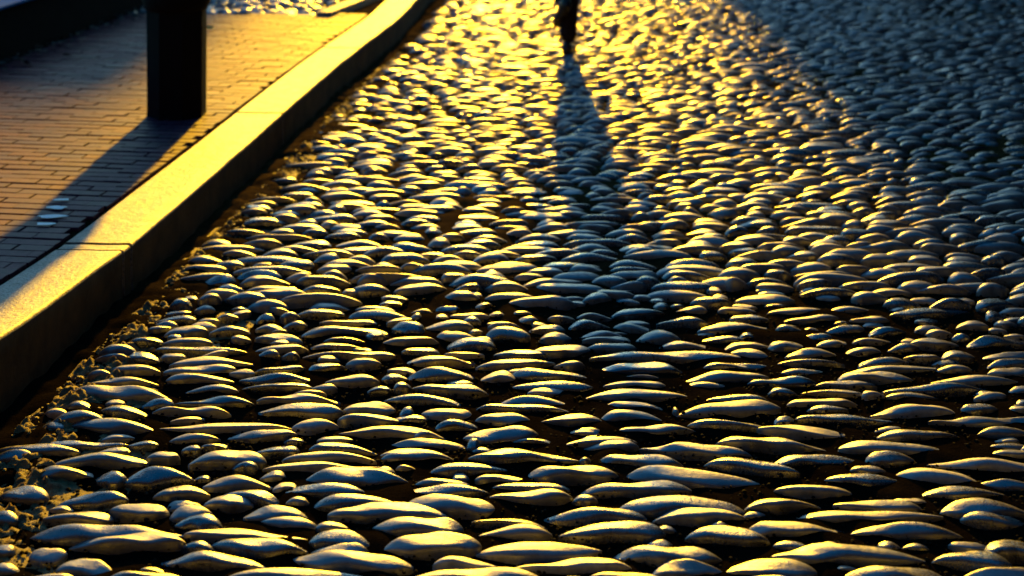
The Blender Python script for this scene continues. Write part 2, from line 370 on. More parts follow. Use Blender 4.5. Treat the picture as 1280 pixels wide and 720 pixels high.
    (0.890,4.007,1.143,4.036,17,8), (0.861,3.972,1.052,3.957,20,18), (1.101,3.944,1.330,3.930,18,10), (0.960,3.882,1.223,3.889,17,9), (0.955,3.842,1.088,3.842,11,5),
    (0.789,3.916,0.948,3.916,15,5), (0.745,3.875,0.903,3.869,8,9), (0.660,3.875,0.734,3.863,10,8), (0.894,3.842,0.956,3.856,14,8), (0.696,3.790,0.871,3.810,14,9),
    (0.738,3.761,0.840,3.759,7,6), (0.891,3.734,1.101,3.746,28,8), (0.643,3.691,0.699,3.703,9,7), (0.698,3.697,0.933,3.691,18,9), (1.177,3.823,1.262,3.842,10,9),
    (1.120,3.752,1.213,3.752,16,10), (1.276,3.869,1.353,3.869,15,5), (1.235,3.746,1.313,3.740,16,4), (1.021,3.672,1.309,3.672,16,7), (0.872,3.585,1.071,3.602,28,8),
    (1.118,3.608,1.254,3.614,13,13), (1.448,4.470,1.570,4.488,8,9), (1.431,4.391,1.545,4.417,13,4), (1.392,4.417,1.445,4.435,10,9),
]
def sink(x, y):                                        # how the street surface undulates
    return .006 * math.sin(x * 2.3 + y * .9) + .005 * math.sin(y * 3.1 - x * 1.3)

near = []
for (xa, ya, xb, yb, up, dn) in NEAR:
    L = math.hypot(xb - xa, yb - ya) * 1.04
    cx, cy = (xa + xb) / 2, (ya + yb) / 2
    rz = math.atan2(yb - ya, xb - xa)
    rz = max(-.35, min(.35, rz * .75))
    s = (.62 * up + .38 * dn) / 1000.0
    near.append([L, cx, cy, rz, s])
near.sort(key=lambda t: -(t[0] * t[4]) / (t[2] ** 2))
indiv, leftover = near[:300], near[300:]

TXT_SIZE = lambda L: 'long' if L > .205 else ('short' if L < .105 else 'medium')
def stone_label(L, x, y, s):
    size = {'long': 'long slim', 'medium': 'oval', 'short': 'small stubby'}[TXT_SIZE(L)]
    if s > .021: size = 'high ' + size
    elif s < .0125: size = 'flat ' + size
    if y < 2.62: row = 'in the nearest rows'
    elif y < 3.0: row = 'above the nearest rows'
    elif y < 3.5: row = 'in middle foreground'
    else: row = 'in farther foreground'
    kx = x - float(kerb_x(y))
    if kx < .30: side, tint = 'beside the kerb shadow', 'gold lit'
    elif x < -.35: side, tint = 'left of centre', 'gold rimmed grey'
    elif x < .0: side, tint = 'left of the walker shadow', 'pale gold topped'
    elif x < .48: side, tint = 'within the walker shadow', 'bluish grey'
    elif x < .85: side, tint = 'right of centre', 'gold edged slate grey'
    else: side, tint = 'near the right edge', 'dark gold edged'
    return f'{tint} {size} cobble {row}, {side}'

for (L, cx, cy, rz, s) in indiv:
    b = min(max(.013, s * 1.15), .26 * L, .027); c = min(s * .64 + .004, .17 * L, .019)
    V, F = cobble(L, b, c, 27, 15, 1.7)
    tone = np.full(len(V), np.clip(rng.normal(.5, .22), 0, 1))
    o = link('cobblestone', mesh_np('cobblestone', V, F, tone), M_cobble)
    o.location = (cx, cy, -.001 + sink(cx, cy) * .4)
    o.rotation_euler = (0, 0, rz)
    tag(o, stone_label(L, cx, cy, s), 'cobblestone', 'cobblestones in the near rows of the street')

# all the other cobbles of the street, far beyond counting
def pix(x, y, z=0.0):                                  # where the picture shows a point, used only to leave the traced rows free
    return 640 + 1880 * x / y, -240 + 1880 * (1.5 - z) / y
near_arr = np.array([(n[1], n[2], n[0] / 2, n[4] * 1.28) for n in near])
VV, FF, TT, off = [], [], [], 0
def put(L, b, c, x, y, rz, hi):
    global off
    V, F = cobble(L, b, c, *((21, 12) if hi else (11, 7)))
    ca, sa = math.cos(rz), math.sin(rz)
    W = np.stack([V[:, 0] * ca - V[:, 1] * sa + x, V[:, 0] * sa + V[:, 1] * ca + y, V[:, 2] - .001 + sink(x, y)], 1)
    VV.append(W); FF.append(F + off); off += len(W)
    TT.append(np.full(len(W), np.clip(rng.normal(.5, .24), 0, 1)))
for (L, cx, cy, rz, s) in leftover:
    put(L, max(.017, s * 1.45), s * 1.22 + .004, cx, cy, rz, True)
# small stones wedged into the gaps of the near rows
for i in range(600):
    x_, y_ = rng.uniform(-1.2, 1.5), rng.uniform(2.85, 4.7)
    if x_ < float(kerb_x(y_)) + .2: continue
    L = rng.uniform(.045, .09)
    d = ((near_arr[:, 0] - x_) / (near_arr[:, 2] + L * .42)) ** 2 + ((near_arr[:, 1] - y_) / (near_arr[:, 3] + .013)) ** 2
    if d.min() < 1: continue
    near_arr = np.vstack([near_arr, (x_, y_, L / 2, .014)])
    put(L, rng.uniform(.010, .015), rng.uniform(.003, .007), x_, y_, rng.normal(0, .2), True)
y = .7
TILT = .15
while y < 16.5:
    pitch = rng.uniform(.052, .072)
    k0 = float(kerb_x(y)) + .02
    x = k0 + rng.uniform(0, .12)
    amp = rng.uniform(.006, .022); fr = rng.uniform(.8, 2.2); pp = rng.uniform(0, 6.3)
    while x < 4.6:
        L = float(np.clip(rng.lognormal(math.log(.142), .32), .065, .27))
        cx = x + L / 2
        cy = y + amp * math.sin(fr * cx + pp) + rng.normal(0, .008) + .03 * (cx + 1.0) * .25
        x += L + rng.uniform(.002, .02)
        px, py = pix(cx, cy)
        gutter = cx - float(kerb_x(cy)) < .24
        if py > 386 and py < 735 and -25 < px < 1300 and not gutter: continue
        if 370 < py < 745 and -60 < px < 1340:
            d = np.abs((near_arr[:, 0] - cx) / (near_arr[:, 2] + L / 2)) ** 2 + np.abs((near_arr[:, 1] - cy) / (near_arr[:, 3] + pitch * .42)) ** 2
            if d.min() < .5: continue
        s = float(np.clip(rng.normal(.0165, .0035), .009, .025))
        if rng.random() < .06: s *= .7
        if cx - L / 2 - float(kerb_x(cy)) < .075: continue
        put(L, pitch * rng.uniform(.28, .40), s * .95 + .004, cx, cy, rng.normal(0, .06), cy < 6)
    y += pitch
far = link('cobblestone_paving', mesh_np('cobblestone_paving', np.concatenate(VV), np.concatenate(FF), np.concatenate(TT)), M_cobble)
tag(far, 'countless smaller cobbles paving the street beyond the near rows', 'cobblestones', kind='stuff')

# grit and broken mortar in the gutter
def scatter_grit(n, place, size, sig, hi):
    gv_, gf_, go = [], [], 0
    for i in range(n):
        q_ = place()
        if q_ is None: continue
        xx, yy = q_
        L = float(np.clip(rng.lognormal(math.log(size), sig), .004, hi))
        w_, h_ = L * rng.uniform(.35, .48), L * rng.uniform(.18, .42)
        rz = rng.uniform(0, 6.28)
        pts = []
        for zz, rr in ((-.25, 1.0), (.45, .95), (1.0, .5)):
            for k in range(5):
                a = 2 * math.pi * k / 5 + rng.normal(0, .18) + zz * .4
                r_ = rr * rng.uniform(.75, 1.1)
                px_, py_ = L / 2 * r_ * math.cos(a), w_ * r_ * math.sin(a)
                pts.append((xx + px_ * math.cos(rz) - py_ * math.sin(rz), yy + px_ * math.sin(rz) + py_ * math.cos(rz), -.004 + zz * h_ + rng.normal(0, .06) * h_))
        pts.append((xx, yy, -.004 + 1.08 * h_))
        gv_.append(np.array(pts))
        ff = []
        for ring in (0, 5):
            for k in range(5): ff.append((ring + k, ring + (k + 1) % 5, ring + 5 + (k + 1) % 5, ring + 5 + k))
        ff.append((10, 11, 12, 15)); ff.append((12, 13, 14, 15)); ff.append((10, 15, 14, 14)) if False else None
        ff.append((14, 10, 15, 13))
        gf_.append(np.array(ff) + go); go += 16
    return np.concatenate(gv_), np.concatenate(gf_)
def wn(X, Y, f, seed):                                  # cheap lumpy noise, about -1..1
    r_ = np.random.default_rng(seed); z = np.zeros_like(X)
    for i in range(7):
        a = r_.uniform(0, 6.3); p1, p2 = r_.uniform(0, 6.3, 2); ff = f * r_.uniform(.6, 1.7)
        u = X * math.cos(a) + Y * math.sin(a); v = -X * math.sin(a) + Y * math.cos(a)
        z += np.sin(u * ff + p1 + 1.6 * np.sin(v * ff * .7 + p2))
    return z / 3.2
K_, Y_, f = grid(.06, .46, 2.6, 9.2, .0065)
X_ = K_ + kerb_x(Y_)
wid = np.where(Y_ < 3.9, .36, np.where(Y_ < 4.4, .36 - (Y_ - 3.9) * .32, .20))
env = np.clip((K_ - .07) / .03, 0, 1) * np.clip((wid - K_) / .09, 0, 1)
h_ = .50 * wn(X_, Y_, 30, 3) + .45 * np.abs(wn(X_, Y_, 75, 4)) + .30 * wn(X_, Y_, 130, 6) + .22 * wn(X_, Y_, 260, 5)
Z_ = -.010 + env * (.006 + .019 * h_)
M_gut = simple('golden_gutter_dirt', (.20, .135, .05), .7, var=.6, scale=45, spec=.35, bstr=.9, bdist=.006)
tag(link('gutter_dirt', mesh_np('gutter_dirt', np.stack([X_, Y_, Z_], 1), f), M_gut), 'lumpy golden brown dirt along the foot of the kerb', 'dirt', kind='stuff')
def gut_place():
    yy = rng.uniform(2.2, 9.5); kx = .085 + abs(rng.normal(0, .075))
    if kx > .30: return None
    return float(kerb_x(yy)) + kx, yy
gv2, gf2 = scatter_grit(2600, gut_place, .009, .5, .03)
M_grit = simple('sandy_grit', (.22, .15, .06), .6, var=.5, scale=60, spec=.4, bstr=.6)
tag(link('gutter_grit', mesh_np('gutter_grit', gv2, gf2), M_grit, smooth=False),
    'grit and broken mortar lying in the gutter along the kerb', 'grit', kind='stuff')

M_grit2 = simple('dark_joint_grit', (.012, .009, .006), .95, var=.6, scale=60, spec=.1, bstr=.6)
def joint_place():
    yy = 2.7 + 3.2 * rng.random(); xx = rng.uniform(-1.25, 1.25 + .3 * (yy - 3))
    if xx - float(kerb_x(yy)) < .1: return None
    return xx, yy
gv3, gf3 = scatter_grit(14000, joint_place, .007, .4, .014)
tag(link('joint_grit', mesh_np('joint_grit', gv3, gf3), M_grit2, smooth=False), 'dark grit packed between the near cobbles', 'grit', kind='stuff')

# ------------------------------------------------------------------ kerb stones
def kerb_stone(y0, y1, dz=0.0, dx=0.0):
    n = max(3, int((y1 - y0) / .04))
    prof = [(0.004, -.12), (0.0, -.02), (0.0, .55), (.002, -1.0), (.006, -2.0), (.014, -3.0)]
    ys = np.linspace(y0 + .009, y1 - .009, n)
    bm = bmesh.new(); rings = []
    for yy in ys:
        xo = float(kerb_x(yy)) + dx; zt = float(kerb_z(yy)) + dz
        e = .010
        wob = .004 * noise.noise(Vector((yy * 3.1, 1.7, 0))) + .0015 * noise.noise(Vector((yy * 11, 4.2, 0)))
        wz = .003 * noise.noise(Vector((yy * 4.0, 9.2, 0)))
        ring = [(xo + .004 + wob, -.10), (xo + wob * 1.2, zt * .35), (xo - wob * .5, zt * .7), (xo + wob, zt - e + wz), (xo - e * .3 + wob, zt - e * .3 + wz), (xo - e + wob, zt + wz),
                (xo - KW * .35, zt + wz * .6 - .001), (xo - KW * .7, zt - wz), (xo - KW + e, zt + .001), (xo - KW + .002, zt - e), (xo - KW, -.10)]
        rings.append([bm.verts.new((x_ - float(kerb_x(y0)), yy - y0, z_)) for x_, z_ in ring])
    for a, b in zip(rings, rings[1:]):
        for k in range(len(a) - 1):
            f_ = bm.faces.new((a[k], a[k + 1], b[k + 1], b[k]))
            if k < 3: f_.material_index = 1  # street face takes the granite coloured dark for shade
    bm.faces.new(rings[0]); bm.faces.new(list(reversed(rings[-1])))
    o = link('kerb_stone', bm_mesh('kerb_stone', bm), M_granite); o.data.materials.append(M_kerb_shade)
    o.location = (float(kerb_x(y0)), y0, 0)
    m = o.modifiers.new('edge', 'EDGE_SPLIT'); m.split_angle = R(50)
    return o
KG = 'granite kerb stones along the brick pavement'
for (y0, y1, dz, lab) in [
        (.5, 2.60, 0, None),
        (2.60, 4.625, 0, 'granite kerb stone nearest the camera with bluish shadow along its inner edge'),
        (4.625, 4.695, -.002, 'narrow granite filler piece wedged between two long kerb stones'),
        (4.695, 6.71, 0, 'long sunlit granite kerb stone beside the black post, its shadow at one edge'),
        (6.71, 8.52, .002, 'bright granite kerb stone just beyond the black post, joined to the brightest bend'),
        (8.52, 9.45, .004, 'short granite kerb stone where the kerb bends'),
        (9.45, 11.3, 0, 'farthest visible granite kerb stone at the top edge of the picture'),
        (11.3, 13.2, 0, None), (13.2, 15.2, 0, None)]:
    tag(kerb_stone(y0, y1, dz), lab or 'granite kerb stone outside the photograph', 'kerb stone', KG)

# ------------------------------------------------------------------ brick pavement
def pave_z(x, yy): return float(kerb_z(yy)) - .004 + .004 * noise.noise(Vector((x * 1.3, yy * 1.3, 3.0)))
bv, bf, bt, boff = [], [], [], 0
ang = R(-8.2)                                        # courses run square to the kerb
ca, sa = math.cos(ang), math.sin(ang)
bl, bw, g = .150, .055, .004; gy = .011
for r in range(-8, 215):
    for c_ in range(-34, 26):
        lx = c_ * (bl + g) + (r % 2) * (bl + g) / 2 + rnd.uniform(-.004, .004)
        ly = r * (bw + gy) + rnd.uniform(-.003, .003)
        cx, cy = -2.0 + lx * ca - ly * sa, .4 + lx * sa + ly * ca
        if not (.4 < cy < 9.96) or cx < -5.2: continue
        edge = float(kerb_x(cy)) - KW - .022
        # cut the last brick of a course at the kerb
        x0, x1 = -bl / 2, bl / 2
        lim = (edge - cx) / ca
        if lim < x0 + .03: continue
        x1 = min(x1, lim)
        z = pave_z(cx, cy) + rnd.gauss(0, .0010)
        tx, ty = rnd.gauss(0, .004), rnd.gauss(0, .004)
        ch = .0012
        loc = []
        for (k, zz) in ((0, -.05), (0, -.0014), (ch, 0)):
            for sx, sy in ((x0 + k, -bw / 2 + k), (x1 - k, -bw / 2 + k), (x1 - k, bw / 2 - k), (x0 + k, bw / 2 - k)):
                loc.append((cx + sx * ca - sy * sa, cy + sx * sa + sy * ca, z + zz + sx * tx + sy * ty))
        bv += loc
        for k in (0, 4):
            for j in range(4):
                bf.append((boff + k + j, boff + k + (j + 1) % 4, boff + k + 4 + (j + 1) % 4, boff + k + 4 + j))
        bf.append((boff + 8, boff + 9, boff + 10, boff + 11))
        bt += [min(1, max(0, rnd.gauss(.5, .22)))] * 12
        boff += 12
tag(link('brick_pavement', mesh_np('brick_pavement', np.array(bv), np.array(bf), np.array(bt)), M_brick, smooth=False), kind='structure')
# sand bed under the bricks
X, Y, f = grid(-5.2, -.9, .3, 16.0, .1)
KXv = kerb_x(Y)
X = np.minimum(X, KXv - KW * .6)
Zb = kerb_z(Y) - .016
Zb = np.where(Y > 9.96, Zb - .012, Zb)
tag(link('pavement_bed', mesh_np('pavement_bed', np.stack([X, Y, Zb], 1), f), M_dirt), kind='structure')

# ------------------------------------------------------------------ rough stone strip where the bricks end
sv, sf, stn, soff = [], [], [], 0
for i in range(1500):
    yy = 9.99 + rng.random() ** 1.3 * 3.2
    xx = rng.uniform(-5.1, float(kerb_x(yy)) - KW - .33)
    L = rng.uniform(.06, .16)
    V, F = cobble(L, L * rng.uniform(.3, .45), rng.uniform(.015, .04), 11, 7, 3.0)
    rz = rng.uniform(0, 3.14); ca2, sa2 = math.cos(rz), math.sin(rz)
    sv.append(np.stack([V[:, 0] * ca2 - V[:, 1] * sa2 + xx, V[:, 0] * sa2 + V[:, 1] * ca2 + yy, V[:, 2] + float(kerb_z(yy)) - .022], 1))
    sf.append(F + soff); soff += len(V); stn.append(np.full(len(V), rng.uniform(.3, 1)))
tag(link('rubble_strip', mesh_np('rubble_strip', np.concatenate(sv), np.concatenate(sf), np.concatenate(stn)), M_cobble),
    'rough rubble stones where the brick pavement ends', 'rubble', kind='stuff')
bm = bmesh.new()
for k in range(24):
    pass
box(bm, -.055, .055, 0, 2.6, -.10, .022, .008)
o = link('edging_stone', bm_mesh('edging_stone', bm), M_granite)
o.location = (-1.235, 9.86, .14); o.rotation_euler = (0, 0, R(-12.0))
tag(o, 'slim bright edging stone between the rubble and the kerb at the top', 'edging stone')

# ------------------------------------------------------------------ the black post
PX, PY = -1.492, 6.695; PZ = float(kerb_z(PY)) - .004
post = tag(empty('street_post', (PX, PY, PZ)), 'thick black eight-sided post standing on the brick pavement by the kerb', 'post')
bm = bmesh.new()
lathe(bm, [(.133, -.06), (.133, .0), (.131, .02), (.133, .47)], 8, R(22.5))
o = link('pedestal', bm_mesh('pedestal', bm), M_iron, post, smooth=False)
bm = bmesh.new()
lathe(bm, [(.134, .47), (.140, .485), (.150, .51), (.152, .55), (.142, .58)], 24)
link('collar', bm_mesh('collar', bm), M_iron, post)
bm = bmesh.new()
lathe(bm, [(.138, .58), (.138, 1.30), (.130, 1.42)], 8, R(22.5))
link('shaft', bm_mesh('shaft', bm), M_iron, post, smooth=False)
bm = bmesh.new()
lathe(bm, [(.15, 1.42), (.155, 1.45), (.14, 1.50), (.09, 1.56), (.04, 1.59), (.01, 1.6)], 24)
link('cap', bm_mesh('cap', bm), M_iron, post)

# ------------------------------------------------------------------ low dark plinth on the left
pl = tag(empty('stone_plinth', (-2.985, 5.0, .12), R(-5.2)), 'low black plinth with sky reflection put into its blue top along the left side of the pavement', 'plinth')
bm = bmesh.new(); box(bm, -1.6, 0, 0, 11, -.1, .310, .01)
link('plinth_wall', bm_mesh('plinth_wall', bm), M_plinth, pl, smooth=False)
bm = bmesh.new(); box(bm, -1.63, .02, -.02, 11.02, .312, .330, .006)
link('top_slab', bm_mesh('top_slab', bm), M_slab, pl, smooth=False)

# leaf litter along the foot of the plinth
bm = bmesh.new()
for i in range(260):
    yy = rnd.uniform(7.2, 11.2)
    xx = -2.985 + (yy - 5.0) * .091 + abs(rnd.gauss(.02, .07))
    s = rnd.uniform(.012, .03)
    Mx = Matrix.Translation((xx, yy, float(kerb_z(yy)) + .006 + rnd.random() * .02)) @ Matrix.Rotation(rnd.uniform(0, 6.3), 4, 'Z') @ Matrix.Rotation(rnd.uniform(-.7, .7), 4, 'X')
    pts = [(-s, 0, 0), (-.3 * s, -.5 * s, .15 * s), (s, 0, .1 * s), (-.3 * s, .5 * s, .2 * s)]
    bm.faces.new([bm.verts.new(Mx @ Vector(p)) for p in pts])
me = bpy.data.meshes.new('leaf_litter'); bm.to_mesh(me); bm.free()
tag(link('leaf_litter', me, M_litter, smooth=False), 'dry leaf litter along the foot of the dark plinth', 'leaf litter', kind='stuff')

# the one yellow leaf by the post
bm = bmesh.new()
prof = [(-.030, .001), (-.018, .014), (0, .019), (.015, .013), (.032, .001)]
L_ = [bm.verts.new((x, w, .012 + .25 * w + abs(x) * .3)) for x, w in prof]
Mv = [bm.verts.new((x, 0, .008 + abs(x) * .25)) for x, w in prof]
R_ = [bm.verts.new((x, -w, .012 + .25 * w + abs(x) * .3)) for x, w in prof]
for k in range(4):
    bm.faces.new((L_[k], L_[k + 1], Mv[k + 1], Mv[k])); bm.faces.new((Mv[k], Mv[k + 1], R_[k + 1], R_[k]))
o = link('fallen_leaf', bm_mesh('fallen_leaf', bm), M_leaf)
o.location = (-1.856, 9.22, .142); o.rotation_euler = (R(35), 0, R(20))
tag(o, 'small bright yellow leaf lying on the bricks just right of the black post', 'leaf')

# white marks on the bricks, in the shadow of the post
for lab, (x, yy, w, l) in zip(('faint white mark on a brick, topmost of the four in the shadow of the post', 'bright short white mark on a brick, second of four in the post shadow',
                               'widest white mark on a brick, third of the four in the shadow of the post', 'curved white mark on a brick, lowest of the four in the shadow of the post'),
                              ((-1.56, 5.215, .045, .016), (-1.545, 5.11, .055, .02), (-1.53, 5.0, .08, .018), (-1.525, 4.91, .05, .02))):
    bm = bmesh.new()
    n = 18
    bm.faces.new([bm.verts.new((w * .6 * math.cos(t) * (1 + .25 * math.sin(3 * t + x * 90)), l * math.sin(t) * (1 + .3 * math.sin(2 * t + yy * 40)), 0)) for t in [2 * math.pi * k / n for k in range(n)]])
    o = link('brick_mark', bm_mesh('brick_mark', bm), M_mark, smooth=False)
    o.location = (x, yy, float(kerb_z(yy)) + .003)
    tag(o, lab, 'paint mark', 'white marks on the bricks')

# ------------------------------------------------------------------ the walker, seen from behind, only one lower leg inside the picture
def skin(name, pts, edges, mat_, parent, root=0, sub=2):
    me = bpy.data.meshes.new(name)
    me.from_pydata([p[:3] for p in pts], edges, [])
    o = link(name, me, mat_, parent, smooth=False)
    m = o.modifiers.new('skin', 'SKIN'); m.use_smooth_shade = True
    for i, p in enumerate(pts):
        sv_ = me.skin_vertices[0].data[i]
        sv_.radius = (p[3], p[4] if len(p) > 4 else p[3]); sv_.use_root = (i == root)
    s = o.modifiers.new('sub', 'SUBSURF'); s.levels = sub; s.render_levels = sub
    return o
def chain(*idx): return list(zip(idx, idx[1:]))

walker = tag(empty('person', (.292, 9.12, 0)), 'person in dark trousers and black shoes walking away up the street', 'person')
walker.scale = (.86, 1, .94)
# local frame: x right, y forward (walking away), z up.  stance foot right, swing foot left and lifted
P = [(0.0, .02, .93, .14, .11), (0, .02, 1.08, .125, .095), (0, .03, 1.25, .145, .10), (0, .02, 1.40, .12, .085), (0, .02, 1.50, .055, .055), (0, .035, 1.585, .062, .072), (0, .045, 1.66, .075, .092), (0, .04, 1.735, .055, .07),
     (.085, .01, .88, .092), (.075, .03, .50, .060), (.055, -.06, .26, .052), (.05, -.09, .09, .038),
     (-.085, .02, .88, .092), (-.03, .13, .52, .060), (-.012, -.06, .40, .050), (.028, -.19, .34, .036),
     (.175, .02, 1.385, .058), (.225, -.03, 1.11, .042), (.235, .02, .88, .030), (.235, .04, .81, .036, .022),
     (-.175, .02, 1.385, .058), (-.225, -.01, 1.11, .042), (-.235, .10, .89, .030), (-.235, .125, .82, .036, .022)]
E_ = chain(0, 1, 2, 3, 4, 5, 6, 7) + chain(0, 8, 9, 10, 11) + chain(0, 12, 13, 14, 15) + chain(3, 16, 17, 18, 19) + chain(3, 20, 21, 22, 23)
skin('body', P, E_, M_skin, walker)
for side, hx, hy, hz in ((1, .235, .04, .81), (-1, -.235, .125, .82)):
    for k, ln in enumerate((.066, .074, .070, .056)):
        yy = hy + (.027 - .018 * k)
        skin('finger', [(hx, yy, hz, .011), (hx, yy, hz - .045, .0095), (hx - side * .008, yy + .004, hz - .045 - ln * .5, .0085), (hx - side * .024, yy + .008, hz - .045 - ln * .92, .0075)], chain(0, 1, 2, 3), M_skin, walker, sub=1)
    skin('thumb', [(hx - side * .006, hy + .02, hz + .02, .012), (hx - side * .014, hy + .05, hz - .015, .011), (hx - side * .022, hy + .056, hz - .05, .009)], chain(0, 1, 2), M_skin, walker, sub=1)
skin('coat', [(0, .02, .60, .175, .135), (0, .02, .80, .172, .135), (0, .02, 1.05, .150, .118), (0, .03, 1.25, .168, .122), (0, .02, 1.405, .130, .095), (0, .02, 1.475, .075, .07),
              (.178, .02, 1.385, .075), (.23, -.03, 1.11, .06), (.238, .02, .89, .05), (-.178, .02, 1.385, .075), (-.23, -.01, 1.11, .06), (-.238, .10, .90, .05)],
     chain(0, 1, 2, 3, 4, 5) + chain(4, 6, 7, 8) + chain(4, 9, 10, 11), M_wool, walker)
skin('trousers', [(0, .02, .92, .15, .12), (.085, .01, .86, .105), (.075, .03, .50, .078), (.056, -.06, .26, .070), (.052, -.09, .09, .060),
                  (-.085, .02, .86, .105), (-.03, .13, .52, .074), (-.012, -.06, .40, .058), (.03, -.17, .355, .048)],
     chain(0, 1, 2, 3, 4) + chain(0, 5, 6, 7, 8), M_trouser, walker)
def shoe(loc, rx, rz):
    bm = bmesh.new(); rings = []
    for (yy, w_, h_) in ((-.075, .024, .07), (-.06, .034, .085), (-.02, .037, .088), (.03, .037, .07), (.08, .045, .055), (.13, .047, .045), (.17, .038, .036), (.19, .020, .024)):
        rings.append([bm.verts.new((w_ * math.cos(a) * (1 if math.sin(a) > -.2 else .95), yy, max(0, h_ / 2 + h_ / 2 * math.sin(a) * 1.1))) for a in [2 * math.pi * k / 16 for k in range(16)]])
    for a, b in zip(rings, rings[1:]):
        for k in range(16): bm.faces.new((a[k], a[(k + 1) % 16], b[(k + 1) % 16], b[k]))
    bm.faces.new(rings[0]); bm.faces.new(rings[-1])
    o = link('shoe', bm_mesh('shoe', bm), M_leather, walker)
    o.location = loc; o.rotation_euler = (rx, 0, rz)
shoe((.05, -.08, .022), 0, R(-12))
shoe((.030, -.19, .30), R(-38), R(20))
skin('hair', [(0, .005, 1.60, .055, .05), (0, .01, 1.68, .084, .088), (0, .03, 1.755, .066, .078)], chain(0, 1, 2), M_hair, walker)
# face
bm = bmesh.new()
for sx in (-.032, .032):
    bmesh.ops.create_uvsphere(bm, u_segments=10, v_segments=8, radius=.012, matrix=Matrix.Translation((sx, .128, 1.665)))
link('eyes', bm_mesh('eyes', bm), M_leather, walker)
skin('nose', [(0, .13, 1.665, .010), (0, .15, 1.635, .013)], [(0, 1)], M_skin, walker, sub=1)
for sx in (-1, 1):
    skin('ear', [(sx * .080, .04, 1.675, .010, .018), (sx * .082, .04, 1.635, .008, .013)], [(0, 1)], M_skin, walker, sub=1)
bm = bmesh.new(); box(bm, -.022, .022, .120, .130, 1.605, 1.613, .003)
link('mouth', bm_mesh('mouth', bm), simple('lips', (.35, .12, .10), .5), walker)


# ------------------------------------------------------------------ the house on the right whose shadow falls on the street
def house(name, x0, y0, w, d, h, label, rz=0.0, wins=3):
    r = tag(empty(name, (x0, y0, 0), rz), label, 'house')
    bm = bmesh.new(); box(bm, 0, w, 0, d, -.1, h)
    link('wall', bm_mesh('wall', bm), M_wall, r, smooth=False)
    bm = bmesh.new(); box(bm, -.12, w + .12, -.12, d + .12, h, h + .18, .02)
    link('roof', bm_mesh('roof', bm), M_roof, r, smooth=False)
    for k in range(wins):
        cxw = w * (k + .5) / wins
        bm = bmesh.new()
        box(bm, cxw - .5, cxw + .5, -.05, -.003, 1.0, 1.08); box(bm, cxw - .5, cxw + .5, -.05, -.003, 2.52, 2.6)
        box(bm, cxw - .5, cxw - .42, -.05, -.003, 1.08, 2.52); box(bm, cxw + .42, cxw + .5, -.05, -.003, 1.08, 2.52)
        fr = link('window', bm_mesh('window', bm), M_frame, r, smooth=False)
        bm = bmesh.new(); box(bm, cxw - .42, cxw + .42, -.03, -.01, 1.08, 2.52)
        link('pane', bm_mesh('pane', bm), M_glass, fr, smooth=False)
    return r
house('unseen_house', -14.0, -6.5, 28, 3, 12.0, 'unseen dark brick terrace added behind the camera to block the sky', wins=7)  # unseen terrace added to keep sky light off the stone fronts
house('unseen_house', 5.4, 17.5, 23, 5, 9.0, 'unseen dark brick terrace added along the right side of the street to block the sky', rz=R(-90), wins=7)  # unseen terrace added to darken reflections on the right
house('unseen_house', -14.0, 30.0, 11.95, 6, 6.2, 'brick house beyond the picture whose corner shades the left of the pavement')
house('unseen_house', 1.45, 30.0, 9, 6, 7.1, 'brick house beyond the picture whose corner shades the right side of the street')

# an unseen young tree, added to fray the edge of that shade
tr = tag(empty('added_tree', (1.30, 22.0, 0)), 'unseen young leafy tree added in front of the right hand house to fray its shade', 'tree')
bm = bmesh.new(); lathe(bm, [(.09, -.1), (.07, .6), (.055, 2.0), (.04, 3.4), (.02, 4.8)], 10)
link('trunk', bm_mesh('trunk', bm), simple('bark', (.06, .045, .03), .85, scale=20), tr)
bm = bmesh.new()
for i in range(2600):
    t = rnd.random()
    zc = 2.5 + 3.4 * t; rad = .62 * math.sin(math.pi * (.15 + .8 * t)) + .1
    a = rnd.uniform(0, 6.28); r_ = rad * rnd.random() ** .45
    c_ = Vector((r_ * math.cos(a), r_ * math.sin(a), zc))
    if noise.noise(c_ * 2.6) < -.12: continue
    s_ = rnd.uniform(.03, .055)
    Mx = Matrix.Translation(c_) @ Matrix.Rotation(rnd.uniform(0, 6.3), 4, 'Z') @ Matrix.Rotation(rnd.uniform(-1.3, 1.3), 4, 'X')
    bm.faces.new([bm.verts.new(Mx @ Vector(q_)) for q_ in ((-s_, 0, 0), (0, -.5 * s_, .1 * s_), (s_, 0, 0), (0, .5 * s_, .1 * s_))])
me = bpy.data.meshes.new('crown'); bm.to_mesh(me); bm.free()
link('crown', me, simple('leaf_green', (.05, .08, .02), .6, scale=10), tr, smooth=False)

